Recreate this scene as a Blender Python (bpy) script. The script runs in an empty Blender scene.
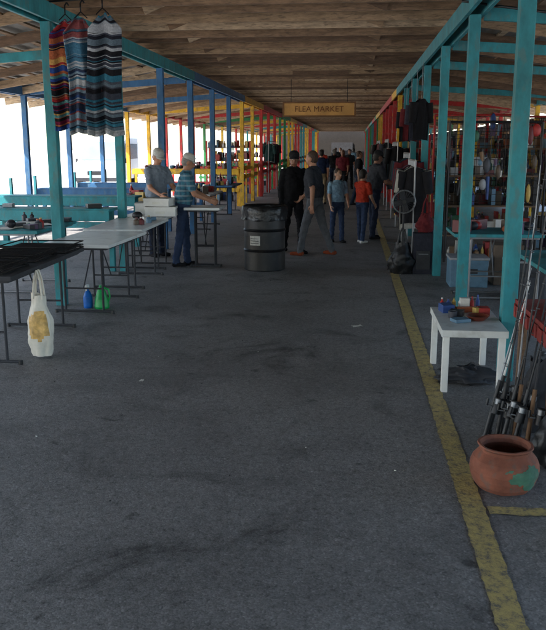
import bpy, math, random
from mathutils import Vector, Matrix, noise
from mathutils.bvhtree import BVHTree
R=random.Random(7)
scene=bpy.context.scene
# ------------------------------------------------------------------ materials
def lin(c): return tuple(((v/255)/12.92 if v/255<=0.04045 else ((v/255+0.055)/1.055)**2.4) for v in c)
MATS={}
def mat(name,col,rough=0.7,var=0.25,scale=6,bump=0.1,bscale=40,metal=0,stretch=(1,1,1),srgb=True,spec=0.4,dirt=0.0,dcol=(0.16,0.13,0.10)):
    if name in MATS: return MATS[name]
    c=lin(col) if srgb else col
    m=bpy.data.materials.new(name); m.use_nodes=True; nt=m.node_tree; b=nt.nodes['Principled BSDF']
    tc=nt.nodes.new('ShaderNodeTexCoord'); mp=nt.nodes.new('ShaderNodeMapping'); mp.inputs['Scale'].default_value=stretch
    nt.links.new(tc.outputs['Object'],mp.inputs[0])
    n=nt.nodes.new('ShaderNodeTexNoise'); n.inputs['Scale'].default_value=scale; n.inputs['Detail'].default_value=6; n.inputs['Roughness'].default_value=0.65
    nt.links.new(mp.outputs[0],n.inputs['Vector'])
    r=nt.nodes.new('ShaderNodeValToRGB'); r.color_ramp.elements[0].position=0.3; r.color_ramp.elements[1].position=0.7
    r.color_ramp.elements[0].color=(*[v*(1-var) for v in c],1); r.color_ramp.elements[1].color=(*[min(1,v*(1+var)) for v in c],1)
    nt.links.new(n.outputs['Fac'],r.inputs[0]); out=r.outputs[0]
    if dirt>0:
        n3=nt.nodes.new('ShaderNodeTexNoise'); n3.inputs['Scale'].default_value=scale*2.7; n3.inputs['Detail'].default_value=8
        nt.links.new(mp.outputs[0],n3.inputs['Vector'])
        r3=nt.nodes.new('ShaderNodeValToRGB'); r3.color_ramp.elements[0].position=0.54; r3.color_ramp.elements[1].position=0.64
        r3.color_ramp.elements[0].color=(0,0,0,1); r3.color_ramp.elements[1].color=(dirt,dirt,dirt,1)
        nt.links.new(n3.outputs['Fac'],r3.inputs[0])
        mx=nt.nodes.new('ShaderNodeMix'); mx.data_type='RGBA'; nt.links.new(r3.outputs[0],mx.inputs[0]); nt.links.new(out,mx.inputs[6])
        mx.inputs[7].default_value=(*dcol,1); out=mx.outputs[2]
    nt.links.new(out,b.inputs['Base Color'])
    b.inputs['Roughness'].default_value=rough; b.inputs['Metallic'].default_value=metal
    b.inputs['Specular IOR Level'].default_value=spec
    if bump>0:
        n2=nt.nodes.new('ShaderNodeTexNoise'); n2.inputs['Scale'].default_value=bscale; n2.inputs['Detail'].default_value=4
        nt.links.new(mp.outputs[0],n2.inputs['Vector'])
        bp=nt.nodes.new('ShaderNodeBump'); bp.inputs['Strength'].default_value=bump; bp.inputs['Distance'].default_value=0.02
        nt.links.new(n2.outputs['Fac'],bp.inputs['Height']); nt.links.new(bp.outputs[0],b.inputs['Normal'])
    MATS[name]=m; return m
TEAL=mat('teal_paint',(38,120,127),0.6,0.35,5,0.15,30,dirt=0.6,dcol=(0.07,0.14,0.135),stretch=(1,1,0.5))
BLUE=mat('blue_paint',(46,92,132),0.6,0.3,5,0.15,30,dirt=0.45,dcol=(0.09,0.15,0.19),stretch=(1,1,0.5))
YEL=mat('yellow_paint',(208,162,44),0.6,0.25,5,0.15,30,dirt=0.45)
RED=mat('red_paint',(165,36,34),0.6,0.25,5,0.15,30,dirt=0.35)
GRN=mat('green_paint',(40,118,64),0.6,0.25,5,0.15,30,dirt=0.35)
WOODS=[mat('old_wood_%d'%i,c,0.8,0.4,3,0.35,25,stretch=(1.5,8,8),dirt=0.5,dcol=(0.075,0.056,0.042)) for i,c in enumerate([(132,106,82),(154,128,100),(104,82,64),(178,154,126)])]
WOODL=[mat('purlin_wood_%d'%i,c,0.8,0.4,3,0.3,25,stretch=(8,0.8,8)) for i,c in enumerate([(140,114,90),(106,86,68)])]
GALV=mat('galvanised_sheet',(150,146,142),0.5,0.3,2,0.1,20,metal=0.2,stretch=(6,0.6,1))
STEEL=mat('grey_steel',(120,122,125),0.4,0.15,8,0.05,40,metal=0.7)
BLK=mat('black_plastic',(24,24,26),0.45,0.3,8,0.15,30)
BLKM=mat('black_metal',(28,28,30),0.4,0.2,8,0.1,30,metal=0.4)
CHAR=mat('charcoal',(48,49,53),0.8,0.3,8,0.2,30)
WHT=mat('white_plastic',(216,216,212),0.45,0.06,4,0.03,30,dirt=0.12)
WTOP=mat('white_table_top',(200,202,200),0.4,0.1,3,0.05,30,dirt=0.25)
CARD=mat('white_carton',(213,211,206),0.7,0.06,4,0.05,20,dirt=0.1)
PAPER=mat('paper',(210,208,198),0.8,0.08,9,0.1,20)
# ------------------------------------------------------------------ mesh builder
class MB:
    def __init__(s): s.v=[];s.f=[];s.m=[];s.sm=[];s.mats=[]
    def mi(s,m):
        if m not in s.mats: s.mats.append(m)
        return s.mats.index(m)
    def add(s,vs,fs,m,smooth=False):
        o=len(s.v); s.v+= [Vector(v) for v in vs]; k=s.mi(m)
        for f in fs: s.f.append([i+o for i in f]); s.m.append(k); s.sm.append(smooth)
    def box(s,c,d,m,M=None):
        c=Vector(c); hx,hy,hz=d[0]/2,d[1]/2,d[2]/2
        vs=[Vector((x,y,z)) for x in(-hx,hx) for y in(-hy,hy) for z in(-hz,hz)]
        if M is not None: vs=[M@v for v in vs]
        s.add([v+c for v in vs],[(0,1,3,2),(4,6,7,5),(0,4,5,1),(2,3,7,6),(0,2,6,4),(1,5,7,3)],m)
    def bar(s,p,q,w,h,m):
        p=Vector(p);q=Vector(q);d=(q-p);L=d.length;d.normalize()
        up=Vector((0,0,1)) if abs(d.z)<0.95 else Vector((0,1,0))
        x=d.cross(up).normalized(); z=x.cross(d)
        M=Matrix((x,d,z)).transposed(); s.box((p+q)/2,(w,L,h),m,M)
    def cyl(s,p,q,r1,r2,m,n=12,cap=True):
        p=Vector(p);q=Vector(q);d=(q-p).normalized()
        a=Vector((1,0,0)) if abs(d.x)<0.9 else Vector((0,1,0))
        u=d.cross(a).normalized(); w=d.cross(u)
        vs=[];
        for c,r in((p,r1),(q,r2)):
            for i in range(n):
                t=2*math.pi*i/n; vs.append(c+u*math.cos(t)*r+w*math.sin(t)*r)
        fs=[(i,(i+1)%n,n+(i+1)%n,n+i) for i in range(n)]
        s.add(vs,fs,m,True)
        if cap:
            s.add(vs[:n],[tuple(range(n))[::-1]],m); s.add(vs[n:],[tuple(range(n))],m)
    def path(s,pts,r,m,n=8):
        for a,b in zip(pts[:-1],pts[1:]): s.cyl(a,b,r,r,m,n,True)
    def lathe(s,c,prof,m,n=28,wob=0,M=None,mf=None):
        c=Vector(c);vs=[]
        for j,(r,z) in enumerate(prof):
            for i in range(n):
                t=2*math.pi*i/n; rr=r*(1+wob*noise.noise(Vector((math.cos(t)*2,math.sin(t)*2,z*6))))
                v=Vector((rr*math.cos(t),rr*math.sin(t),z)); 
                if M is not None: v=M@v
                vs.append(c+v)
        for j in range(len(prof)-1):
            mm=mf(j) if mf else m
            s.add(vs[j*n:(j+2)*n],[(i,(i+1)%n,n+(i+1)%n,n+i) for i in range(n)],mm,True)
    def ell(s,c,r,m,M=None,n=12,k=8):
        c=Vector(c);vs=[];fs=[]
        for j in range(1,k):
            a=math.pi*j/k-math.pi/2
            for i in range(n):
                t=2*math.pi*i/n; v=Vector((r[0]*math.cos(a)*math.cos(t),r[1]*math.cos(a)*math.sin(t),r[2]*math.sin(a)))
                vs.append(v)
        vs+= [Vector((0,0,-r[2])),Vector((0,0,r[2]))]
        if M is not None: vs=[M@v for v in vs]
        vs=[v+c for v in vs]
        for j in range(k-2):
            for i in range(n): fs.append((j*n+i,j*n+(i+1)%n,(j+1)*n+(i+1)%n,(j+1)*n+i))
        b=(k-1)*n
        for i in range(n):
            fs.append((b,(i+1)%n,i)); fs.append((b+1,(k-2)*n+i,(k-2)*n+(i+1)%n))
        s.add(vs,fs,m,True)
    def mesh(s,name):
        me=bpy.data.meshes.new(name); me.from_pydata(s.v,[],s.f)
        for m in s.mats: me.materials.append(m)
        me.polygons.foreach_set('material_index',s.m); me.polygons.foreach_set('use_smooth',s.sm); me.update(); return me
    def obj(s,name,parent=None,bevel=0,loc=None,rot=0):
        o=bpy.data.objects.new(name,s.mesh(name)); scene.collection.objects.link(o)
        if parent: o.parent=parent
        if loc: o.location=loc
        o.rotation_euler[2]=rot
        if bevel:
            b=o.modifiers.new('b','BEVEL'); b.width=bevel; b.segments=2; b.limit_method='ANGLE'
        return o
def empty(name,loc=(0,0,0),rot=0):
    e=bpy.data.objects.new(name,None); e.location=loc; e.rotation_euler[2]=rot; scene.collection.objects.link(e); return e
# ------------------------------------------------------------------ ground
def asph():
    m=bpy.data.materials.new('asphalt'); m.use_nodes=True; nt=m.node_tree; N=nt.nodes; L=nt.links; b=N['Principled BSDF']
    tc=N.new('ShaderNodeTexCoord')
    def nz(sc,det=6,ro=0.6,off=0,dist=0):
        mp=N.new('ShaderNodeMapping'); mp.inputs['Location'].default_value=(off,off*2,0); L.new(tc.outputs['Object'],mp.inputs[0])
        n=N.new('ShaderNodeTexNoise'); n.inputs['Scale'].default_value=sc; n.inputs['Detail'].default_value=det; n.inputs['Roughness'].default_value=ro; n.inputs['Distortion'].default_value=dist
        L.new(mp.outputs[0],n.inputs['Vector']); return n
    def ramp(src,stops):
        r=N.new('ShaderNodeValToRGB'); e=r.color_ramp.elements
        e[0].position=stops[0][0]; e[0].color=(*[stops[0][1]]*3,1); e[1].position=stops[-1][0]; e[1].color=(*[stops[-1][1]]*3,1)
        for p,c in stops[1:-1]: x=e.new(p); x.color=(c,c,c,1)
        L.new(src,r.inputs[0]); return r.outputs[0]
    def mul(a,c):
        x=N.new('ShaderNodeMix'); x.data_type='RGBA'; x.blend_type='MULTIPLY'; x.inputs[0].default_value=1
        L.new(a,x.inputs[6]); L.new(c,x.inputs[7]); return x.outputs[2]
    base=ramp(nz(0.38,8,0.68).outputs['Fac'],[(0.32,0.52),(0.66,1.0)])
    blot=ramp(nz(1.5,8,0.72,5,0.8).outputs['Fac'],[(0.32,0.30),(0.41,0.74),(0.5,0.95),(0.7,1.0)])
    sv=N.new('ShaderNodeTexVoronoi'); sv.inputs['Scale'].default_value=125; L.new(tc.outputs['Object'],sv.inputs['Vector'])
    sp=ramp(sv.outputs['Color'],[(0.0,0.34),(0.5,0.5),(0.85,0.66),(1.0,0.95)])
    pits=ramp(nz(26,7,0.8,3).outputs['Fac'],[(0.36,0.4),(0.46,0.85),(0.62,1.0)])
    spots=ramp(nz(5,4,0.6,11,0.5).outputs['Fac'],[(0.28,0.42),(0.34,1.0)])
    x=mul(mul(mul(mul(base,blot),pits),sp),spots)
    x2=N.new('ShaderNodeMix'); x2.data_type='RGBA'; x2.blend_type='MULTIPLY'; x2.inputs[0].default_value=1
    L.new(x,x2.inputs[6]); x2.inputs[7].default_value=(0.56,0.535,0.515,1)
    L.new(x2.outputs[2],b.inputs['Base Color']); b.inputs['Roughness'].default_value=0.64
    bp=N.new('ShaderNodeBump'); bp.inputs['Strength'].default_value=0.35; bp.inputs['Distance'].default_value=0.003; bp.invert=True
    L.new(sv.outputs['Distance'],bp.inputs['Height'])
    bp2=N.new('ShaderNodeBump'); bp2.inputs['Strength'].default_value=0.22; bp2.inputs['Distance'].default_value=0.01
    L.new(nz(12,8,0.8).outputs['Fac'],bp2.inputs['Height']); L.new(bp.outputs[0],bp2.inputs['Normal']); L.new(bp2.outputs[0],b.inputs['Normal'])
    return m
ASPH=asph()
GRAV=mat('pale_gravel',(200,196,188),0.9,0.12,0.6,0.4,20)
g=MB(); g.add([(-400,-400,-0.03),(400,-400,-0.03),(400,400,-0.03),(-400,400,-0.03)],[(0,1,2,3)],GRAV); g.obj('ground')
g=MB(); g.box((-0.95,34,-0.02),(13.0,86,0.04),ASPH); g.obj('asphalt_floor')
def paintmat():
    m=bpy.data.materials.new('worn_yellow_paint'); m.use_nodes=True; nt=m.node_tree; N=nt.nodes; L=nt.links; b=N['Principled BSDF']
    tc=N.new('ShaderNodeTexCoord'); n=N.new('ShaderNodeTexNoise'); n.inputs['Scale'].default_value=16; n.inputs['Detail'].default_value=12; n.inputs['Roughness'].default_value=0.9
    L.new(tc.outputs['Object'],n.inputs['Vector'])
    r=N.new('ShaderNodeValToRGB'); e=r.color_ramp.elements; e[0].position=0.42; e[0].color=(0.11,0.10,0.09,1); e[1].position=0.5; e[1].color=(0.42,0.32,0.12,1); x=e.new(0.72); x.color=(0.58,0.43,0.13,1)
    L.new(n.outputs['Fac'],r.inputs[0]); L.new(r.outputs[0],b.inputs['Base Color']); b.inputs['Roughness'].default_value=0.7
    n2=N.new('ShaderNodeTexNoise'); n2.inputs['Scale'].default_value=70; n2.inputs['Detail'].default_value=4; L.new(tc.outputs['Object'],n2.inputs['Vector'])
    bp=N.new('ShaderNodeBump'); bp.inputs['Strength'].default_value=0.7; bp.inputs['Distance'].default_value=0.006; L.new(n2.outputs['Fac'],bp.inputs['Height']); L.new(bp.outputs[0],b.inputs['Normal'])
    return m
PNT=paintmat()
def strip(x0,x1,y0,y1,horiz=False):
    g=MB(); n=int(max(x1-x0,y1-y0)/0.03); vs=[];fs=[]
    for i in range(n+1):
        t=i/n; j1=0.012*noise.noise(Vector((t*n*0.3,1,0)))+0.009*noise.noise(Vector((t*n*0.9,4,0))); j2=0.012*noise.noise(Vector((t*n*0.3,9,0)))+0.009*noise.noise(Vector((t*n*0.9,14,0)))
        if horiz: X=x0+(x1-x0)*t; vs+=[(X,y0+j1,0.004),(X,y1+j2,0.004)]
        else: Y=y0+(y1-y0)*t; vs+=[(x0+j1,Y,0.004),(x1+j2,Y,0.004)]
    for i in range(n): a=2*i; fs.append((a,a+1,a+3,a+2) if not horiz else (a,a+2,a+3,a+1))
    g.add(vs,fs,PNT); g.obj('painted_line')
strip(0.55,0.66,-2,40); strip(0.675,3.6,3.50,3.58,True)
# ------------------------------------------------------------------ pavilion
PAV=empty('market_pavilion')
XL,XR,XOL,XOR=-3.1,1.15,-6.4,4.45
ky=lambda k:5.75+2.42*k
NB=29
Y0R=-5.5  # roof extended unseen behind the camera, added length darkens the near floor
def cl(k): return TEAL if k<=3 else BLUE if k<=6 else YEL if k<=8 else RED if k<=11 else GRN if k<=13 else (TEAL,YEL,RED)[(k//2)%3]
def cr(k): return TEAL if k<=5 else YEL if k==6 else RED if k<=10 else YEL if k<=12 else (GRN,RED,TEAL)[(k//2)%3]
posts=MB()
for k in range(-4,NB):
    y=ky(k)
    posts.box((XL,y,1.46),(0.105,0.105,2.92),TEAL if k<3 else cl(max(k,4))); posts.box((XR,y,1.46),(0.105,0.105,2.92),cr(k))
    posts.box((XOL,y+0.0,1.33),(0.1,0.1,2.66),BLUE if k<7 else cl(k)); posts.box((XOR,y,1.33),(0.1,0.1,2.66),cr(k))
posts.obj('posts',PAV,0.006)
beams=MB()
for k in range(-4,NB-1):
    y0,y1=ky(k),ky(k+1)
    for X,c,z in((XL,cl(k),3.0),(XR,cr(k),3.0),(XOL,BLUE if k<7 else cl(k),2.74),(XOR,cr(k),2.74)):
        beams.box((X-0.075,(y0+y1)/2,z),(0.04,2.415,0.17),c); 
        beams.box((X+0.075,(y0+y1)/2,z),(0.04,2.415,0.17),c)
    if k%2==0: beams.bar((XOL+0.1,y0+0.078,2.74),(XL-0.1,y0+0.078,2.94),0.04,0.12,cl(k))
    if k%2==1 or k<4: beams.bar((XR+0.1,y0+0.078,2.94),(XOR-0.1,y0+0.078,2.74),0.04,0.12,cr(k))
beams.obj('beams',PAV,0.004)
cxm=(XL+XR)/2
def rz(x): return 3.62-abs(x-cxm)*0.145
raf=MB()
y=Y0R;i=0
while y<76:
    c=cxm; j=R.uniform(-.012,.012)
    raf.box((cxm+R.uniform(-.08,.08),y,3.165+j),(4.5+R.uniform(-.1,.3),0.04,0.13),R.choice(WOODS))
    if R.random()<0.25: raf.box((cxm+R.uniform(-1,1),y-0.043,3.155+j),(R.uniform(.8,1.6),0.035,0.12),R.choice(WOODS))
    for X in(XL-0.3,XR+0.3): raf.bar((c,y+0.06,rz(c)-0.10),(X,y+0.06+R.uniform(-.02,.02),rz(X)-0.10),0.042,0.13,R.choice(WOODS))
    if i%2==0:
        for X in(-2.3,0.35): raf.bar((X,y-0.045,3.14),(c+(X-c)*0.45,y-0.045,rz(c)-0.2),0.035,0.085,R.choice(WOODS))
        raf.bar((XL-0.25,y+0.11,rz(XL)-0.12),(-7.2,y+0.11,rz(-7.2)-0.12),0.042,0.13,R.choice(WOODS)); raf.bar((XR+0.25,y+0.11,rz(XR)-0.12),(5.25,y+0.11,rz(5.25)-0.12),0.042,0.13,R.choice(WOODS))
    y+=0.605;i+=1
raf.obj('rafters',PAV)
pur=MB()
x=-7.2
while x<5.3:
    inner=XL<x<XR
    yy=Y0R
    while yy<76:
        L=R.uniform(3.4,4.8); L=min(L,76-yy)
        pur.bar((x+R.uniform(-.02,.02),yy,rz(x)-0.032),(x+R.uniform(-.02,.02),yy+L-0.01,rz(x)-0.032),0.13 if inner else 0.09,0.024,R.choice(WOODL+WOODS[:1]+WOODS[3:]))
        yy+=L
    x+=0.22 if inner else 0.40
pur.obj('purlins',PAV)
deck=MB()
for a,b in((-7.4,cxm),(cxm,5.4)):
    n=int((b-a)/0.05); vs=[];fs=[]
    for i in range(n+1):
        X=a+(b-a)*i/n; Z=rz(X)+0.022+0.010*math.sin(i*math.pi*0.5)
        vs+=[(X,Y0R,Z),(X,76,Z)]
    for i in range(n): fs.append((2*i,2*i+2,2*i+3,2*i+1))
    deck.add(vs,fs,GALV,True)
do=deck.obj('roof_deck',PAV); sm=do.modifiers.new('s','SOLIDIFY'); sm.thickness=0.01; sm.offset=1
endw=MB(); endw.box((-0.95,77,1.6),(15,0.2,3.2),mat('end_wall_paint',(34,30,27),0.8)); endw.box((-0.95,76.85,1.05),(2.0,0.1,2.1),CHAR)
for X in(-6,-4,2,4): endw.box((X,76.86,1.5),(1.0,0.06,1.0),BLK)
endw.obj('end_wall')
cb=MB(); pts=[Vector((1.0+3.4*t,8.0-2.6*t,3.02-0.55*t-0.14*math.sin(math.pi*t))) for t in [i/14 for i in range(15)]]
cb.path(pts,0.012,BLK); cb.obj('power_cable')
# ------------------------------------------------------------------ sign
SG=empty('hanging_sign',(-0.72,17.5,0))
s=MB(); s.box((0,0,2.47),(1.5,0.03,0.25),mat('sign_amber',(202,152,84),0.6,0.25,3)); 
FR=mat('sign_frame',(120,84,52),0.7)
s.box((0,-0.003,2.61),(1.56,0.05,0.03),FR); s.box((0,-0.003,2.33),(1.56,0.05,0.03),FR)
for X in(-0.77,0.77): s.box((X,-0.003,2.47),(0.03,0.05,0.25),FR)
for X in(-0.6,0.6): s.cyl((X,0,2.62),(X,0,3.1),0.006,0.006,BLKM,6)
s.obj('board',SG)
tcu=bpy.data.curves.new('lettering','FONT'); tcu.body='FLEA MARKET'; tcu.size=0.17; tcu.align_x='CENTER'; tcu.align_y='CENTER'; tcu.extrude=0.002
to=bpy.data.objects.new('lettering',tcu); scene.collection.objects.link(to); to.parent=SG; to.location=(0,-0.02,2.47); to.rotation_euler[0]=math.pi/2; tcu.materials.append(mat('sign_letters',(120,76,40),0.7))
# ------------------------------------------------------------------ tables
def folding_table(x,y,L,W,h,top,rot=0,name='folding_table'):
    t=MB(); leg=STEEL if top==TEAL else CHAR
    t.box((0,0,h-0.02),(W,L,0.035),top)
    t.box((0,0,h-0.05),(W-0.08,L-0.08,0.022),leg)
    for sy in(-1,1):
        yy=sy*(L/2-0.22)
        for X in(-W*0.28,W*0.28): t.cyl((X,yy,h-0.06),(X,yy,0.03),0.0125,0.0125,leg,8)
        t.cyl((-W*0.42,yy,0.022),(W*0.42,yy,0.022),0.014,0.014,leg,8)
        t.cyl((-W*0.28,yy,h*0.35),(W*0.28,yy,h*0.35),0.010,0.010,leg,8)
        for X in(-W*0.42,W*0.42): t.cyl((X,yy,0.0),(X,yy,0.035),0.019,0.017,BLK,8)
        t.cyl((0,yy,h*0.36),(0,yy-sy*0.32,h-0.06),0.008,0.008,leg,6)
    return t.obj(name,None,0.004,(x,y,0),rot)
folding_table(-2.90,6.45,1.75,0.76,0.74,CHAR,0.02)
folding_table(-2.70,8.2,1.3,0.72,0.74,WTOP,-0.03)
folding_table(-2.78,9.75,1.5,0.70,0.74,WTOP,0.02)
folding_table(-3.85,9.2,1.3,0.72,0.76,TEAL)
folding_table(-4.1,7.2,1.8,0.74,0.74,WTOP)
folding_table(-2.05,11.1,0.55,0.5,0.86,WTOP)
folding_table(-2.85,11.0,0.9,0.66,0.74,WTOP)
wt=MB()
for X0,Y0,q in((-3.22,5.65,0),(-3.22,6.28,0),(-3.17,6.85,0)):
    W,Dp=0.62,0.5
    for i in range(13):
        a=X0+W*i/12; wt.cyl((a,Y0,0.765),(a,Y0+Dp,0.765),0.004,0.004,BLKM,5)
    for i in range(11):
        b=Y0+Dp*i/10; wt.cyl((X0,b,0.77),(X0+W,b,0.77),0.004,0.004,BLKM,5)
    for z in(0.745,0.80):
        wt.path([(X0,Y0,z),(X0+W,Y0,z),(X0+W,Y0+Dp,z),(X0,Y0+Dp,z),(X0,Y0,z)],0.006,BLKM,6)
wt.obj('wire_tray')
def bag(name,loc,w,d,h,m,seed,handles=True,taper=0.7,m2=None,lump=0.16):
    t=MB(); n=40; k=20; vs=[]
    for j in range(k+1):
        u=j/k; z=h*u; f=(0.75+0.45*math.sin(math.pi*min(1,u*1.1+0.05)))*(1-(1-taper)*u)
        for i in range(n):
            a=2*math.pi*i/n; c_,s_=math.cos(a),math.sin(a); q=1+lump*noise.noise(Vector((c_*1.7+seed,s_*1.7,u*4)))+lump*0.7*noise.noise(Vector((c_*4.5+seed,s_*4.5,u*8)))
            vs.append((w/2*f*q*c_,d/2*f*q*s_,z*(1+lump*0.5*noise.noise(Vector((c_*1.3,s_*1.3,seed))))))
    fs=[(j*n+i,j*n+(i+1)%n,(j+1)*n+(i+1)%n,(j+1)*n+i) for j in range(k) for i in range(n)]
    def sel(q):
        if not m2: return False
        j,i=q//n,q%n; u=(j-10)/5.5; v=(i/n-0.74)/0.17
        return u*u+v*v<0.8+0.5*noise.noise(Vector((u*2,v*2,1)))
    t.add(vs,[f for q,f in enumerate(fs) if not sel(q)],m,True)
    if m2: t.add(vs,[f for q,f in enumerate(fs) if sel(q)],m2,True)
    t.add(vs[:n],[tuple(range(n))[::-1]],m); t.add([Vector(v)-Vector((0,0,0.015)) for v in vs[-n:]]+[(0,0,h*(0.93 if handles else 1.0))],[(i,(i+1)%n,n) for i in range(n)],m,True)
    if handles:
        for sy in(-1,1): t.path([(-w*0.2,sy*d*0.2,h-0.03),(-w*0.13,sy*d*0.15,h+0.12),(0,sy*0.02,h+0.20),(w*0.13,sy*d*0.15,h+0.12),(w*0.2,sy*d*0.2,h-0.03)],0.009,m,6)
    return t.obj(name,None,0,loc)
bag('carrier_bag',(-2.48,6.03,0.02),0.19,0.14,0.5,mat('white_bag',(208,202,188),0.5,0.12,8,0.6,10),1,True,0.78,mat('bag_print_yellow',(196,158,92),0.5,0.5,14,0.5,12),0.22)
bag('black_bag',(0.88,5.70,0.0),0.42,0.26,0.11,CHAR,4,False,0.5,lump=0.55)
b=MB(); BB=mat('blue_plastic',(20,95,175),0.35); b.lathe((0,0,0),[(0.001,0),(0.045,0),(0.05,0.02),(0.05,0.12),(0.03,0.17),(0.014,0.19),(0.014,0.21)],BB); b.box((0,-0.01,0.23),(0.03,0.07,0.035),WHT); b.box((0,-0.045,0.215),(0.012,0.012,0.05),WHT); b.obj('spray_bottle',None,0,(-2.77,8.05,0))
b=MB(); GG=mat('green_plastic',(20,150,75),0.35); b.lathe((0,0,0),[(0.001,0),(0.075,0),(0.08,0.02),(0.07,0.1),(0.045,0.18),(0.022,0.23),(0.022,0.25),(0.001,0.25)],GG); b.path([(0.03,0,0.22),(0.08,0,0.2),(0.09,0,0.12),(0.07,0,0.07)],0.01,GG); b.obj('green_jug',None,0,(-2.62,8.05,0))
# ------------------------------------------------------------------ drum
dr=MB(); DB=mat('black_drum',(17,18,21),0.42,0.3,5,0.05,20,dirt=0.06)
pr=[(0.001,0.0),(0.28,0.0),(0.29,0.01)]
for z in(0.28,0.56): pr+=[(0.285,z-0.04),(0.285,z-0.02),(0.298,z),(0.285,z+0.02)]
pr+=[(0.285,0.8),(0.285,0.85),(0.293,0.86),(0.293,0.875),(0.27,0.875),(0.27,0.3)]
dr.lathe((0,0,0),pr,DB,40)
BG=mat('bin_liner',(13,13,15),0.36,0.3,9,0.7,14,spec=0.45)
n=48;vs=[]
for j,(r,z) in enumerate([(0.24,0.55),(0.262,0.86),(0.285,0.895),(0.305,0.88),(0.312,0.80),(0.306,0.73),(0.315,0.70)]):
    for i in range(n):
        a=2*math.pi*i/n; q=0.012*math.sin(a*9+j*0.7)+0.03*noise.noise(Vector((math.cos(a)*3,math.sin(a)*3,z*9)))
        vs.append(((r+(q if j>2 else q*0.4)*(1 if j!=6 else 1.5))*math.cos(a),(r+q*0.6)*math.sin(a),z+(0.05*noise.noise(Vector((math.cos(a)*2,math.sin(a)*2,5))) if j>3 else 0)))
dr.add(vs,[(j*n+i,j*n+(i+1)%n,(j+1)*n+(i+1)%n,(j+1)*n+i) for j in range(6) for i in range(n)],BG,True)
LBL=mat('faded_label',(165,165,160),0.6,0.3,14,0.05,30,dirt=0.4)
vs=[]
for i in range(7):
    a=math.radians(-126+i*5.0)
    for z in(0.36,0.49): vs.append((0.300*math.cos(a),0.300*math.sin(a),z))
dr.add(vs,[(2*i,2*i+2,2*i+3,2*i+1) for i in range(6)],LBL,True)
for q in range(3):
    vs=[]
    for i in range(6):
        a=math.radians(-124+i*4.8)
        for z in(0.385+q*0.032,0.393+q*0.032): vs.append((0.303*math.cos(a),0.303*math.sin(a),z))
    dr.add(vs,[(2*i,2*i+2,2*i+3,2*i+1) for i in range(5)],CHAR,True)
dr.obj('trash_drum',None,0,(-1.19,10.98,0))
# ------------------------------------------------------------------ serapes
def pal(*cs): return [mat('yarn_%d_%d_%d'%c,c,0.95,0.25,60,0.4,120,spec=0.1) for c in cs]
P1=pal((44,34,48),(140,44,44),(172,132,76),(40,64,120),(36,34,40),(80,124,124),(150,84,56),(30,30,34),(96,30,56))
P2=pal((104,124,138),(58,98,120),(44,52,70),(150,154,158),(38,60,98),(80,90,104),(126,70,70))
P3=pal((34,36,44),(86,100,110),(48,100,120),(152,156,160),(54,58,68),(30,30,34),(70,74,84))
def serape(x,y,zt,zb,w,P,seed,rot=0):
    t=MB(); rr=random.Random(seed); rows=150; cols=20; H=zt-zb
    def P_(u,v):
        sh=min(1,0.35+v*6) if v<0.11 else 1.0
        wd=w/2*sh*(1+0.05*v); 
        yy=0.035*math.sin(u*5+seed+v*1.2)*min(1,v*4+0.2)+0.03*math.sin(u*11+seed*2)*v+0.05*noise.noise(Vector((u*1.5,v*3,seed)))
        return Vector((u*wd+0.02*math.sin(v*4+seed),yy,-v*H-0.03*abs(u)*(1 if v<0.15 else 0.5)+0.012*math.sin(u*6+seed)))
    vs=[]
    for j in range(rows+1):
        for i in range(cols+1): vs.append(P_(-1+2*i/cols,j/rows))
    j=0
    while j<rows:
        k=min(rows-j,rr.choice([1,1,1,2,2,3,4,8])); m=rr.choice(P)
        idx={};nv=[];nf=[]
        for jj in range(j,j+k):
            for i in range(cols):
                q=[]
                for a in (jj*(cols+1)+i,(jj+1)*(cols+1)+i,(jj+1)*(cols+1)+i+1,jj*(cols+1)+i+1):
                    if a not in idx: idx[a]=len(nv); nv.append(vs[a])
                    q.append(idx[a])
                nf.append(q)
        t.add(nv,nf,m,True); j+=k
    for i in range(0,cols*2):
        p=P_(-1+i/cols,1); t.cyl(p,p+Vector((0,0,-0.04)),0.003,0.002,P[3],4)
    t.path([(-w*0.2,0.0,-0.01),(0,0,0.05),(w*0.2,0.0,-0.01)],0.006,BLKM,6); t.path([(0,0,0.05),(0,0,0.13),(0.02,0,0.16),(0.04,0,0.13)],0.004,BLKM,6)
    o=t.obj('serape_blanket',None,0,(x,y,zt),rot); sm=o.modifiers.new('s','SOLIDIFY'); sm.thickness=0.012
    return o
serape(-2.86,8.05,2.92,1.90,0.31,P1,3,0.2)
serape(-2.66,7.93,2.92,1.86,0.31,P2,5,0.15)
serape(-2.42,7.86,2.94,1.84,0.32,P3,8,0.1)
hr=MB(); hr.cyl((-3.05,8.05,3.09),(-2.1,7.8,3.09),0.012,0.012,BLKM,8); hr.path([(-2.2,7.83,3.09),(-2.2,7.83,3.2)],0.006,BLKM); hr.obj('hanging_rail')
for (x,y,z,a,bb,h,ro) in((-2.62,10.85,0.745,0.42,0.3,0.13,0.1),(-2.66,10.9,0.877,0.36,0.28,0.11,-0.1),(-2.95,11.1,0.745,0.2,0.25,0.16,0.2)):
    t=MB(); t.box((0,0,h/2),(a,bb,h),CARD); t.box((0,0,h+0.001),(a+0.01,0.05,0.002),PAPER); t.box((0,-bb/2-0.002,h*0.4),(a*0.3,0.002,h*0.25),PAPER); t.box((0,0,h-0.015),(a+0.012,bb+0.012,0.03),CARD); t.obj('carton_box',None,0.003,(x,y,z),ro)
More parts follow.
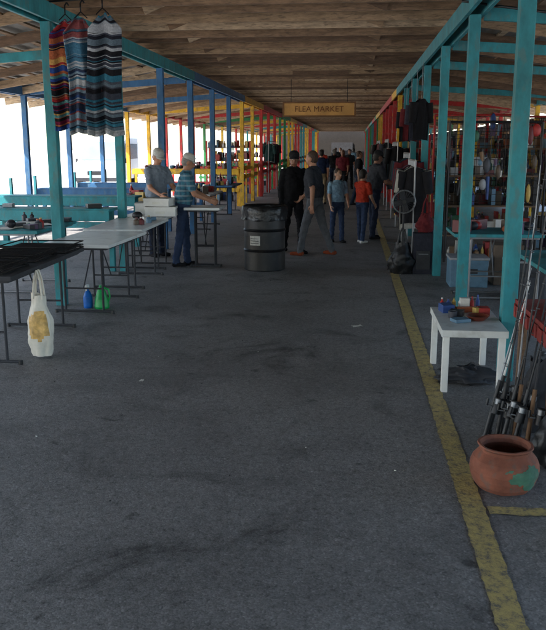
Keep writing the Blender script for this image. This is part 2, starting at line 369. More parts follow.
# ------------------------------------------------------------------ right side
t=MB()
for X in(0.675,1.055):
    for Y in(5.41,6.15): t.box((X,Y,0.2),(0.045,0.045,0.40),WHT)
t.box((0.865,5.78,0.425),(0.45,0.82,0.05),WTOP); t.obj('side_table',None,0.004)
COLS=[mat('goods_%d'%i,c,0.5,0.25,10,0.05,30) for i,c in enumerate([(150,40,36),(40,66,120),(176,146,76),(190,188,182),(30,30,34),(40,86,62),(156,84,50),(76,56,84),(84,116,138),(116,90,66),(60,62,70),(140,142,146),(35,36,42),(92,34,38),(46,48,54),(84,70,58),(28,28,30)])]
def bottle(t,x,y,z,r,h,m,cap=None):
    t.lathe((x,y,z),[(0.001,0),(r,0),(r,h*0.6),(r*0.4,h*0.78),(r*0.38,h*0.9)],m,12); t.cyl((x,y,z+h*0.88),(x,y,z+h),r*0.42,r*0.42,cap or WHT,10)
t=MB(); z=0.452
t.box((0.74,6.0,z+0.03),(0.09,0.12,0.06),COLS[1],Matrix.Rotation(.2,3,'Z')); t.box((0.80,5.86,z+0.022),(0.1,0.08,0.044),COLS[4],Matrix.Rotation(-.3,3,'Z')); t.box((0.88,6.05,z+0.05),(0.07,0.05,0.1),COLS[3]); t.box((0.89,6.0,z+0.02),(0.16,0.04,0.04),COLS[6],Matrix.Rotation(.15,3,'Z'))
for q in range(7): bottle(t,0.72+0.045*q,6.12-0.02*(q%2),z,0.016,R.uniform(0.07,0.12),COLS[q%5],COLS[(q+3)%8])
t.lathe((0.93,5.72,z),[(0.001,0),(0.05,0),(0.085,0.035),(0.08,0.035),(0.05,0.01),(0.001,0.01)],mat('brown_bowl',(100,48,35),0.4),20)
t.box((0.80,5.65,z+0.012),(0.12,0.09,0.024),COLS[8],Matrix.Rotation(.4,3,'Z')); t.box((1.0,5.9,z+0.03),(0.08,0.1,0.06),COLS[0]); t.box((0.95,5.88,z+0.03),(0.05,0.05,0.06),COLS[2],Matrix.Rotation(.4,3,'Z'))
t.lathe((0.76,5.78,z),[(0.001,0),(0.03,0),(0.034,0.05),(0.03,0.05),(0.027,0.01),(0.001,0.01)],COLS[10],14)
t.obj('table_goods',None,0.002)
CLAY=mat('terracotta',(122,72,54),0.85,0.4,6,0.35,22,dirt=0.55,dcol=(0.11,0.08,0.065)); TP=mat('teal_patch',(62,100,80),0.8,0.45,9,0.3,25,dirt=0.3)
t=MB(); t.lathe((0,0,0),[(0.001,0.003),(0.09,0.0),(0.13,0.02),(0.150,0.045),(0.162,0.08),(0.168,0.115),(0.165,0.145),(0.155,0.172),(0.135,0.195),(0.124,0.208),(0.126,0.222),(0.136,0.232),(0.134,0.240),(0.122,0.240),(0.112,0.225),(0.112,0.205),(0.14,0.17),(0.15,0.12),(0.12,0.04),(0.001,0.03)],CLAY,56,0.04)
vs=[];fs=[];NA,NZ=44,24
PR=[(0.150,0.045),(0.162,0.08),(0.168,0.115),(0.165,0.145),(0.155,0.172),(0.135,0.195)]
def prr(z):
    for (r0,z0),(r1,z1) in zip(PR[:-1],PR[1:]):
        if z<=z1: return r0+(r1-r0)*(z-z0)/(z1-z0)
    return 0.135
for i in range(NA+1):
    a=math.radians(-104+90*i/NA)
    for j in range(NZ+1):
        zz=0.047+0.138*j/NZ
        r0=prr(zz)*(1+0.04*noise.noise(Vector((math.cos(a)*2,math.sin(a)*2,zz*6))))+0.0022
        vs.append((r0*math.cos(a),r0*math.sin(a),zz))
for i in range(NA):
    for j in range(NZ):
        u=(i-NA/2)/(NA/2);v=(j-NZ/2)/(NZ/2)
        if math.sqrt(u*u+v*v)>0.78+0.45*noise.noise(Vector((u*1.6,v*1.6,3)))+0.25*noise.noise(Vector((u*5,v*5,8))): continue
        a=i*(NZ+1)+j; fs.append((a,a+NZ+1,a+NZ+2,a+1))
t.add(vs,fs,TP,True); t.obj('clay_pot',None,0,(0.79,3.80,0))
t=MB(); RC=mat('red_cloth',(120,40,36),0.8,0.3,10,0.3,30)
t.box((1.72,4.7,0.70),(1.3,0.9,0.04),RC); 
for X in(1.12,2.3):
    for Y in(4.3,5.1): t.box((X,Y,0.34),(0.045,0.045,0.68),WOODS[2])
for q in range(26):
    X=1.09+q*0.05; t.box((X,4.243+0.006*math.sin(q*1.7),0.655),(0.05,0.008,0.075),RC)
for q in range(18):
    Y=4.27+q*0.05; t.box((1.063+0.006*math.sin(q*1.9),Y,0.655),(0.008,0.05,0.075),RC)
t.obj('display_table')
t=MB()
for q in range(16):
    X=R.uniform(1.15,2.2);Y=R.uniform(4.35,5.05); 
    if R.random()<0.5: bottle(t,X,Y,0.722,R.uniform(.02,.04),R.uniform(.1,.2),R.choice(COLS))
    else: t.box((X,Y,0.722+0.04),(R.uniform(.06,.16),R.uniform(.06,.14),0.08),R.choice(COLS))
t.obj('table_goods',None,0.002)
bag('black_bag',(1.13,4.15,0),0.24,0.22,0.34,BLK,9,False,0.6,lump=0.35)
bag('black_bag',(1.18,4.75,0),0.3,0.3,0.42,CHAR,12,False,0.6,lump=0.35)
bag('black_bag',(1.04,3.25,0),0.2,0.2,0.1,BLK,15,False,0.6,lump=0.4)
# fishing rods
CORK=mat('cork_grip',(105,78,55),0.8)
def rod(p,q,seed):
    rr=random.Random(seed); t=MB(); p=Vector(p);q=Vector(q);d=(q-p).normalized(); side=d.cross(Vector((0,1,0))).normalized()
    t.cyl(p,p+d*0.36,0.014,0.012,CORK if seed%4==0 else BLK,10); t.cyl(p,p+d*0.03,0.018,0.018,BLK,10)
    t.cyl(p+d*0.36,q,0.0065,0.002,[BLKM,CHAR,BLK,STEEL,BLKM,CHAR,WHT][seed%7],8)
    c=p+d*(0.2+0.08*rr.random()); f=Vector((rr.uniform(-.5,.5),-1,0)); f.normalize()
    t.cyl(c,c+f*0.06,0.007,0.007,STEEL,8); c2=c+f*0.075
    t.cyl(c2-d*0.035,c2+d*0.02,0.028,0.026,BLKM,14); t.cyl(c2+d*0.02,c2+d*0.05,0.02,0.02,STEEL,14); t.cyl(c2+d*0.05,c2+d*0.056,0.027,0.027,BLKM,14)
    t.cyl(c2,c2+side*0.06,0.005,0.005,STEEL,6); t.cyl(c2+side*0.06,c2+side*0.06+d*0.04,0.008,0.008,BLK,8)
    L=(q-p).length
    for k in range(5):
        u=0.45+0.12*k; cc=p+d*L*u-Vector((0,1,0))*0.016; n=10; ring=[cc+(side*math.cos(2*math.pi*i/n)+Vector((0,1,0))*math.sin(2*math.pi*i/n))*0.011 for i in range(n+1)]
        t.path(ring,0.0018,STEEL,4)
    t.obj('fishing_rod')
for i,(p,q) in enumerate([((0.86,4.42,0.01),(1.06,4.5,1.62)),((0.90,4.50,0.01),(1.02,4.62,1.32)),((0.80,4.46,0.01),(1.04,4.62,1.0)),((0.95,4.38,0.01),(1.10,4.5,1.75)),((0.99,4.45,0.01),(1.20,4.55,1.5)),((0.84,4.56,0.01),(1.06,4.72,0.9)),((0.93,4.3,0.01),(1.2,4.42,1.28)),((1.0,4.28,0.01),(1.14,4.42,1.4)),((0.88,4.36,0.01),(1.13,4.52,1.15)),((0.97,4.52,0.01),(1.06,4.66,1.58))]): rod(p,q,i+1)
folding_table(1.6,9.1,0.8,0.95,0.76,TEAL); folding_table(1.95,6.9,1.3,0.85,0.74,TEAL); folding_table(3.0,9.2,1.6,0.9,0.76,TEAL)
def goods(x0,x1,y0,y1,z,n,seed,name='table_goods',hmax=0.25):
    t=MB(); rr=random.Random(seed)
    for i in range(n):
        X=rr.uniform(x0,x1);Y=rr.uniform(y0,y1);k=rr.random();m=rr.choice(COLS)
        if k<0.35: bottle(t,X,Y,z,rr.uniform(.02,.045),rr.uniform(.1,hmax),m,rr.choice(COLS))
        elif k<0.8:
            h=rr.uniform(.04,hmax*0.7); t.box((X,Y,z+h/2),(rr.uniform(.06,.22),rr.uniform(.06,.2),h),m,Matrix.Rotation(rr.uniform(0,3),3,'Z'))
        else: t.ell((X,Y,z+0.05),(rr.uniform(.05,.09),0.06,0.05),m)
    return t.obj(name,None,0.002)
goods(1.2,2.0,8.75,9.45,0.762,14,1); goods(1.6,2.3,6.4,7.4,0.742,12,2); goods(2.6,3.4,8.5,9.9,0.762,20,3)
goods(-4.15,-3.55,8.6,9.8,0.762,12,5,hmax=0.12); goods(-3.0,-2.5,9.2,10.4,0.742,6,6,hmax=0.08)
t=MB()
for i in range(4): t.box((-3.95+0.12*(i%3),8.8+0.22*i,0.763+0.003*i),(0.21,0.28,0.003),PAPER,Matrix.Rotation(0.3*i,3,'Z'))
t.obj('paper_sheets')
t=MB(); t.box((1.95,9.0,0.22),(0.4,0.3,0.42),CHAR); t.box((1.95,9.0,0.44),(0.44,0.34,0.03),STEEL); t.box((1.95,8.845,0.3),(0.2,0.01,0.05),BLK); t.obj('storage_bin',None,0.01)
t=MB(); t.box((1.45,9.9,0.17),(0.45,0.4,0.34),COLS[8]); t.box((1.45,9.9,0.35),(0.48,0.43,0.03),COLS[11]); t.box((1.95,10.1,0.25),(0.35,0.4,0.5),COLS[15]); t.box((1.45,9.695,0.2),(0.2,0.012,0.06),COLS[14]); t.obj('storage_boxes',None,0.008)
CLO=[mat('cloth_%d'%i,c,0.9,0.25,12,0.4,30,spec=0.15) for i,c in enumerate([(28,28,32),(45,46,55),(150,148,142),(30,40,64),(90,34,38),(60,60,64),(24,24,27),(60,74,90),(34,34,38),(36,58,58)])]
def garment(t,x,y,zt,w,h,m,rot,seed):
    cols,rows=12,10; vs=[];M=Matrix.Rotation(rot,3,'Z')
    for side in(-1,1):
        for j in range(rows+1):
            v=j/rows
            for i in range(cols+1):
                u=-1+2*i/cols; drop=0.09*abs(u)**1.5*(1 if v<0.3 else 0.3)
                th=0.05*(1-abs(u)**2)+0.012*math.sin(u*9+seed+v*3)
                vs.append(M@Vector((u*w/2*0.9*(1+0.06*noise.noise(Vector((v*3,u,seed)))),side*th,-v*h-drop))+Vector((x,y,zt)))
    n=(cols+1);fs=[]
    for s0 in(0,1):
        o=s0*n*(rows+1)
        for j in range(rows):
            for i in range(cols):
                a=o+j*n+i; fs.append((a,a+n,a+n+1,a+1) if s0==0 else (a,a+1,a+n+1,a+n))
    t.add(vs,fs,m,True)
    for sx in(-1,1):
        p=M@Vector((sx*w*0.42,0,-0.06))+Vector((x,y,zt)); q=M@Vector((sx*w*0.54,0,-0.36))+Vector((x,y,zt)); t.cyl(p,q,0.07,0.055,m,10)
    t.path([Vector((x,y,zt-0.02)),Vector((x,y,zt+0.08))],0.004,STEEL,5)
def rack(x,y,L,zt,seed,along='y',n=14,name='clothes_rack',h=0.8,first=None):
    t=MB(); rr=random.Random(seed)
    a,b=((x,y-L/2,zt+0.08),(x,y+L/2,zt+0.08)) if along=='y' else ((x-L/2,y,zt+0.08),(x+L/2,y,zt+0.08))
    t.cyl(a,b,0.014,0.014,STEEL,8)
    for p in(a,b): t.cyl((p[0],p[1],0.02),p,0.014,0.014,STEEL,8); t.cyl((p[0]-.25,p[1],0.02),(p[0]+.25,p[1],0.02),0.014,0.014,STEEL,8)
    for i in range(n):
        u=(i+0.5)/n-0.5; X,Y=(x,y+u*L) if along=='y' else (x+u*L,y)
        m=rr.choice(CLO); 
        if first and i<len(first): m=first[i]
        garment(t,X,Y,zt+rr.uniform(-.01,.01),rr.uniform(.30,.42),rr.uniform(h*0.7,h),m,(0 if along=='y' else math.pi/2)+rr.uniform(-.35,.35),i+seed)
    t.obj(name)
rack(0.86,11.65,1.2,1.42,4,n=12,h=0.9,first=[CLO[0],CLO[2],CLO[6],CLO[1]])
rack(0.9,13.4,1.3,1.5,13,n=12,h=0.9)
t=MB()
for (yy,m,w) in((12.6,CLO[6],0.30),(13.6,CLO[1],0.30),(14.9,CLO[4],0.32),(16.1,CLO[0],0.32)):
    garment(t,1.04,yy,2.40,w,0.6,m,0.5,yy); t.cyl((1.04,yy,2.45),(1.04,yy,2.93),0.004,0.004,STEEL,5)
t.obj('hanging_garments')
def duffel(x,y,z,w,h,d,m,name='shoulder_bag'):
    t=MB(); t.box((0,0,h/2),(w,d,h),m); t.box((0,-d/2-0.015,h*0.35),(w*0.7,0.03,h*0.45),CHAR); t.path([(-w*0.3,0,h),(-w*0.22,0,h+0.14),(0,0,h+0.18),(w*0.22,0,h+0.14),(w*0.3,0,h)],0.01,m)
    t.box((0,-d/2-0.032,h*0.5),(w*0.5,0.004,0.01),STEEL); return t.obj(name,None,0.035,(x,y,z))
bag('shoulder_bag',(0.70,10.75,0),0.32,0.24,0.42,BLK,21,True,0.75,lump=0.25); duffel(0.98,10.8,0,0.26,0.55,0.2,CLO[1]); bag('shoulder_bag',(1.0,10.8,0.56),0.22,0.18,0.25,CLO[4],24,True,0.7,lump=0.3)
t=MB(); t.lathe((0,0,0),[(0.001,0),(0.2,0),(0.2,0.02),(0.04,0.05),(0.02,0.06)],BLK,24); t.cyl((0,0,0.05),(0,0,0.9),0.014,0.012,BLK,10)
t.cyl((0,0.02,0.95),(0,0.14,0.95),0.06,0.045,BLK,14); t.cyl((0,0,0.88),(0,0.06,0.95),0.02,0.02,BLK,8)
for yy,rr in((-0.07,0.15),(-0.02,0.16),(0.02,0.15)):
    pts=[Vector((rr*math.cos(a*math.pi/12),yy,0.95+rr*math.sin(a*math.pi/12))) for a in range(25)]; t.path(pts,0.005,STEEL,5)
for a in range(24):
    A=a*math.pi/12; t.path([(0.03*math.cos(A),-0.09,0.95+0.03*math.sin(A)),(0.15*math.cos(A),-0.07,0.95+0.15*math.sin(A)),(0.16*math.cos(A),-0.02,0.95+0.16*math.sin(A)),(0.05*math.cos(A),0.04,0.95+0.05*math.sin(A))],0.0025,CHAR,4)
for a in range(4):
    A=a*math.pi/2+0.3; t.box((0.08*math.cos(A),-0.03,0.95+0.08*math.sin(A)),(0.11,0.006,0.07),CHAR,Matrix.Rotation(-A,3,'Y')@Matrix.Rotation(0.4,3,'X'))
t.cyl((0,-0.05,0.95),(0,0.0,0.95),0.03,0.03,BLK,12); t.obj('pedestal_fan',None,0,(0.72,11.0,0.0))
def grid_panel(x,y,w,z0,z1,seed,along='x',frame=RED,dens=9):
    t=MB(); rr=random.Random(seed)
    def P(u,z,o=0): return Vector((x+u,y+o,z)) if along=='x' else Vector((x+o,y+u,z))
    n=int(w/0.1)
    for i in range(n+1): t.cyl(P(w*i/n,z0),P(w*i/n,z1),0.004,0.004,BLKM,4)
    for i in range(int((z1-z0)/0.1)+1): t.cyl(P(0,z0+0.1*i),P(w,z0+0.1*i),0.004,0.004,BLKM,4)
    for u in(0,w): t.cyl(P(u,0.0),P(u,z1+0.03),0.02,0.02,frame,8)
    t.cyl(P(0,z1+0.03),P(w,z1+0.03),0.02,0.02,frame,8)
    for q in range(int(w*(z1-z0)*dens)):
        u=rr.uniform(0.08,w-0.08); z=rr.uniform(z0+0.1,z1-0.05); m=rr.choice(COLS); sx,sz=rr.uniform(.05,.12),rr.uniform(.06,.24); k=rr.random()
        if k<0.35: t.box(P(u,z,-0.03),(sx,0.03,sz) if along=='x' else (0.03,sx,sz),m,Matrix.Rotation(rr.uniform(-.15,.15),3,'Y' if along=='x' else 'X'))
        elif k<0.75: t.ell(P(u,z,-0.04),(sx*0.6,0.03,sz*0.6) if along=='x' else (0.03,sx*0.6,sz*0.6),m)
        else: t.cyl(P(u,z-sz,-0.04),P(u+rr.uniform(-.03,.03),z+sz/2,-0.04),0.02,0.03,m,8)
        t.cyl(P(u,z+sz/2,-0.03),P(u,z+sz/2+0.05,0),0.003,0.003,STEEL,4)
    t.obj('wire_grid_display')
grid_panel(1.4,11.9,1.3,0.9,2.0,21,frame=BLKM,dens=14); grid_panel(2.9,12.4,1.3,0.8,2.0,22,dens=14,frame=BLKM); grid_panel(1.45,14.6,1.5,0.8,2.2,23,dens=14); grid_panel(3.0,15.5,1.3,0.6,2.2,24,dens=14)
grid_panel(4.3,10.3,2.0,0.7,1.9,25,'y',frame=BLKM); grid_panel(4.3,13.5,2.2,0.7,2.2,26,'y'); grid_panel(4.3,17.5,3,0.7,2.2,27,'y')
def shelf(x,y,w,d,h,seed,frame=RED,name='shelf_unit'):
    E=empty(name,(x,y,0)); t=MB()
    for X in(-w/2,w/2):
        for Y in(-d/2,d/2): t.box((X,Y,h/2),(0.05,0.05,h),frame)
    L=[0.35,0.8,1.25,1.65]; L=[z for z in L if z<h]
    for z in L: t.box((0,0,z),(w+0.08,d+0.08,0.025),WOODS[2])
    t.obj('frame',E); rr=random.Random(seed); t=MB()
    for z in L+[0]:
        for i in range(int(w*d*28)):
            X=rr.uniform(-w/2+.08,w/2-.08);Y=rr.uniform(-d/2+.06,d/2-.06);m=rr.choice(COLS)
            if rr.random()<.4: bottle(t,X,Y,z+0.013,rr.uniform(.02,.05),rr.uniform(.1,.3),m,rr.choice(COLS))
            else:
                hh=rr.uniform(.06,.28); t.box((X,Y,z+0.013+hh/2),(rr.uniform(.06,.18),rr.uniform(.06,.18),hh),m,Matrix.Rotation(rr.uniform(-.3,.3),3,'Z'))
    t.obj('goods',E)
shelf(2.1,12.6,1.3,0.5,1.3,31,BLKM); shelf(1.75,16.5,0.6,2.0,1.9,32); shelf(1.6,20.5,0.6,2.4,1.9,33,YEL); shelf(1.6,25.5,0.6,3,1.9,34); shelf(1.6,31,0.6,3,1.9,35,GRN); shelf(3.3,13.8,1.2,0.6,1.8,36,TEAL); shelf(3.4,19,1.2,0.6,1.9,37,YEL); shelf(1.5,38,0.6,5,1.9,38,RED); shelf(3.3,24,1.6,0.6,1.9,39,TEAL)
rack(0.95,18,2.0,1.7,41,n=12,h=0.9); rack(0.95,22.5,2.0,1.8,42,n=12,h=0.9); rack(0.9,28,3.0,1.8,43,n=14,h=0.9)
for y0,y1,h,c in((12.0,16.8,2.1,CHAR),(17.2,24,2.2,COLS[15]),(24.4,34,2.2,COLS[10]),(34.5,60,2.2,COLS[14])):
    t=MB(); n=int((y1-y0)/0.12)
    for i in range(n): t.box((4.62+0.02*(i%2),y0+0.12*(i+0.5),h/2+0.25),(0.02,0.121,h-0.1),c)
    for z in(0.5,h-0.1): t.box((4.58,(y0+y1)/2,z),(0.05,y1-y0,0.09),WOODS[0])
    t.obj('stall_back_panel')
def counter(x0,x1,y,m,z=0.85):
    t=MB(); t.box(((x0+x1)/2,y,z),(x1-x0,0.45,0.035),m); t.box(((x0+x1)/2,y-0.24,z-0.07),(x1-x0,0.03,0.14),m)
    t.box(((x0+x1)/2,y-0.2,z*0.45),(x1-x0,0.03,0.1),m)
    for X in(x0+0.05,(x0+x1)/2,x1-0.05): t.box((X,y,z/2-0.01),(0.07,0.07,z-0.02),m)
    t.obj('stall_counter',None,0.003)
counter(-6.3,-3.2,10.55,TEAL,0.85); counter(-6.3,-3.6,13.3,TEAL); counter(-6.3,-3.6,15.8,BLUE); counter(-6.3,-3.4,18.2,BLUE); counter(-6.3,-3.2,22.9,YEL,1.05); counter(-6.3,-3.2,27.8,RED,1.0); counter(-6.3,-3.2,33,GRN,1.0); counter(-6.3,-3.2,40,RED,1.0)
def longrail(x,y0,y1,m,zs=(0.8,1.05)):
    t=MB()
    for z in zs: t.box((x,(y0+y1)/2,z),(0.04,y1-y0,0.12),m)
    n=max(2,int((y1-y0)/1.2))
    for i in range(n+1): t.box((x+0.045,y0+0.05+(y1-y0-0.1)*i/n,0.55),(0.05,0.07,1.1),m)
    t.obj('stall_rail',None,0.003)
longrail(-3.25,22.8,27.4,YEL); longrail(-3.25,27.6,34.6,RED); longrail(-3.25,34.9,39.5,GRN); longrail(-6.55,10,22,TEAL,(0.3,0.62)); longrail(-3.25,40,60,RED)
folding_table(-3.9,14.4,1.6,0.74,0.74,WTOP); folding_table(-3.2,16.7,1.6,0.74,0.74,WTOP); folding_table(-3.3,20.5,1.8,0.74,0.74,BLUE)
goods(-4.2,-3.6,13.8,15.0,0.742,14,51); goods(-3.5,-2.95,16.0,17.4,0.742,24,52); goods(-3.6,-3.0,19.8,21.3,0.742,26,53); goods(-6,-3.4,22.8,23.0,1.07,24,54); goods(-6,-3.4,27.7,27.9,1.02,30,55)
goods(-6.0,-3.4,10.45,10.65,0.87,7,56,hmax=0.12)
rack(-3.0,30.5,3,1.8,62,n=8,h=0.8)
shelf(-4.5,29.5,1.6,0.6,1.9,65); shelf(-4.5,35.5,1.6,0.6,1.9,66,GRN); shelf(-3.9,25.2,0.8,0.5,1.5,67,YEL)
t=MB(); vs=[]
for i in range(5):
    for j in range(4): vs.append((i*0.025-0.05,j*0.02-0.03,0.006+0.022*abs(noise.noise(Vector((i*1.1,j*1.3,2))))))
t.add(vs,[(j+4*i,j+4*i+4,j+4*i+5,j+4*i+1) for i in range(4) for j in range(3)],PAPER,True); o=t.obj('paper_scrap',None,0,(0.08,7.4,0),0.4)
o=t.obj('paper_scrap',None,0,(-1.5,5.45,0),1.4); o.scale=(0.45,0.5,0.6)
t=MB(); rr=random.Random(11); PB=mat('pebble',(105,100,94),0.9)
for i in range(300):
    x=rr.uniform(-3.5,3.2); y=rr.uniform(2.0,14); r_=rr.uniform(.002,.005)
    t.ell((x,y,r_*0.6),(r_*rr.uniform(1,2.2),r_,r_*0.7),rr.choice([PB,PB,CHAR,PAPER if rr.random()<.3 else PB]),Matrix.Rotation(rr.uniform(0,3),3,'Z'),6,4)
t.obj('floor_grit')
# ------------------------------------------------------------------ van outside
VW=mat('van_paint',(205,212,218),0.3,0.05,2,0.0); GL=mat('vehicle_glass',(110,130,145),0.1,0.1,2,0.0,spec=0.8); TY=mat('tyre',(28,28,28),0.85)
def vehicle(name,loc,rot,paint,L,W,Hh,prof,gl):
    t=MB(); n=len(prof); vs=[(-W/2,*p) for p in prof]+[(W/2,*p) for p in prof]
    t.add(vs,[tuple(range(n)),tuple(range(n,2*n))[::-1]]+[(i,n+i,n+(i+1)%n,(i+1)%n) for i in range(n)],paint)
    for q in gl: t.add(q,[(0,1,2,3)],GL)
    for Y in(-L*0.32,L*0.3):
        for X in(-W/2+0.09,W/2-0.09):
            t.cyl((X-0.11,Y,0.33),(X+0.11,Y,0.33),0.33,0.33,TY,24); t.cyl((X-0.115,Y,0.33),(X+0.115,Y,0.33),0.19,0.19,STEEL,16)
    for X in(-W*0.36,W*0.36): t.box((X,-L/2-0.01,0.72),(0.3,0.05,0.18),WHT)
    t.box((0,-L/2-0.03,0.42),(W*0.96,0.1,0.16),CHAR); t.box((0,-L/2-0.012,0.68),(W*0.4,0.04,0.16),BLK)
    for X in(-W/2-0.1,W/2+0.1): t.box((X,-L*0.25,1.15),(0.16,0.08,0.2),BLK)
    return t.obj(name,None,0.03,loc,rot)
L=4.8;W=1.85
prof=[(-L/2,0.35),(-L/2,0.95),(-L/2+0.75,1.15),(-L/2+1.4,1.95),(-L/2+1.8,2.1),(L/2-0.1,2.1),(L/2,1.8),(L/2,0.35)]
gl=[[(-0.8,-L/2+0.76,1.18),(0.8,-L/2+0.76,1.18),(0.72,-L/2+1.36,1.92),(-0.72,-L/2+1.36,1.92)]]
gl[0]=[(x,y-0.012,z+0.012) for x,y,z in gl[0]]
for X in(-W/2-0.006,W/2+0.006): gl+= [[(X,-L/2+1.0,1.2),(X,-L/2+1.9,1.2),(X,-L/2+1.9,1.85),(X,-L/2+1.5,1.85)],[(X,-L/2+2.0,1.2),(X,L/2-0.3,1.2),(X,L/2-0.3,1.85),(X,-L/2+2.0,1.85)]]
vehicle('parked_van',(-10.5,34,-0.03),0.1,VW,L,W,2.1,prof,gl)
# ------------------------------------------------------------------ people
SK=[mat('skin_%d'%i,c,0.55,0.12,20,0.05,80) for i,c in enumerate([(160,114,90),(128,88,68),(176,134,110)])]
HAIRS=[mat('hair_dark',(30,24,20),0.6,0.4,60,0.5,90),mat('hair_grey',(120,115,110),0.6,0.3,60,0.5,90),mat('hair_brown',(60,42,30),0.6,0.4,60,0.5,90)]
def cloth(c,n): return mat('wear_'+n,c,0.9,0.2,14,0.35,26,spec=0.12)
def plaid():
    m=cloth((60,106,124),'plaid'); nt=m.node_tree; N=nt.nodes; Lk=nt.links; b=N['Principled BSDF']; tc=N.new('ShaderNodeTexCoord')
    src=b.inputs['Base Color'].links[0].from_socket
    for d,colr in(('X',(0.03,0.05,0.09,1)),('Y',(0.03,0.05,0.09,1)),('Z',(0.24,0.29,0.31,1))):
        w=N.new('ShaderNodeTexWave'); w.bands_direction=d; w.inputs['Scale'].default_value=4.5; Lk.new(tc.outputs['Object'],w.inputs['Vector'])
        r=N.new('ShaderNodeValToRGB'); r.color_ramp.elements[0].position=0.7; r.color_ramp.elements[1].position=0.78; r.color_ramp.elements[1].color=(.5,.5,.5,1); Lk.new(w.outputs['Color'],r.inputs[0])
        x=N.new('ShaderNodeMix'); x.data_type='RGBA'; Lk.new(r.outputs[0],x.inputs[0]); Lk.new(src,x.inputs[6]); x.inputs[7].default_value=colr; src=x.outputs[2]
    Lk.new(src,b.inputs['Base Color']); return m
def cap_(t,p,q,r1,r2,m,n=12):
    p=Vector(p);q=Vector(q);d=(q-p).normalized(); a=Vector((1,0,0)) if abs(d.x)<0.9 else Vector((0,1,0)); u=d.cross(a).normalized(); w=d.cross(u)
    M=Matrix((u,w,d)).transposed(); prof=[(0.001,-r1),(r1*0.6,-r1*0.8),(r1*0.9,-r1*0.4),(r1,0)]; L=(q-p).length
    prof+=[(r2,L),(r2*0.9,L+r2*0.4),(r2*0.6,L+r2*0.8),(0.001,L+r2)]
    vs=[];
    for r,z in prof:
        for i in range(n): tt=2*math.pi*i/n; vs.append(p+M@Vector((r*math.cos(tt),r*math.sin(tt),z)))
    fs=[(j*n+i,j*n+(i+1)%n,(j+1)*n+(i+1)%n,(j+1)*n+i) for j in range(len(prof)-1) for i in range(n)]
    fs+= [tuple(range(n))[::-1],tuple(range(len(vs)-n,len(vs)))]
    t.add(vs,fs,m,True)
def remesh(src,vox,smooth,wrinkle=None,seed=0):
    me=src.mesh('tmp'); o=bpy.data.objects.new('tmp',me); scene.collection.objects.link(o)
    r=o.modifiers.new('r','REMESH'); r.mode='VOXEL'; r.voxel_size=vox
    if smooth: s_=o.modifiers.new('s','SMOOTH'); s_.factor=0.5; s_.iterations=smooth
    dg=bpy.context.evaluated_depsgraph_get(); dg.update(); ev=o.evaluated_get(dg); m2=bpy.data.meshes.new_from_object(ev)
    bvh=BVHTree.FromPolygons(src.v,src.f); V=[v.co.copy() for v in m2.vertices]; F=[tuple(p.vertices) for p in m2.polygons]; mi=[]
    for p in m2.polygons:
        loc,nn,idx,dd=bvh.find_nearest(p.center); mi.append(src.m[idx] if idx is not None else 0)
    if wrinkle:
        vm=[0]*len(V)
        for f,k in zip(F,mi):
            for a in f: vm[a]=k
        for i,v in enumerate(m2.vertices):
            if vm[i] in wrinkle:
                c=v.co; V[i]=c+v.normal*(0.014*noise.noise(Vector((c.x*9+seed,c.y*9,c.z*13)))+0.010*noise.noise(Vector((c.x*20+seed,c.y*20,c.z*34))))
    bpy.data.objects.remove(o); return V,F,mi
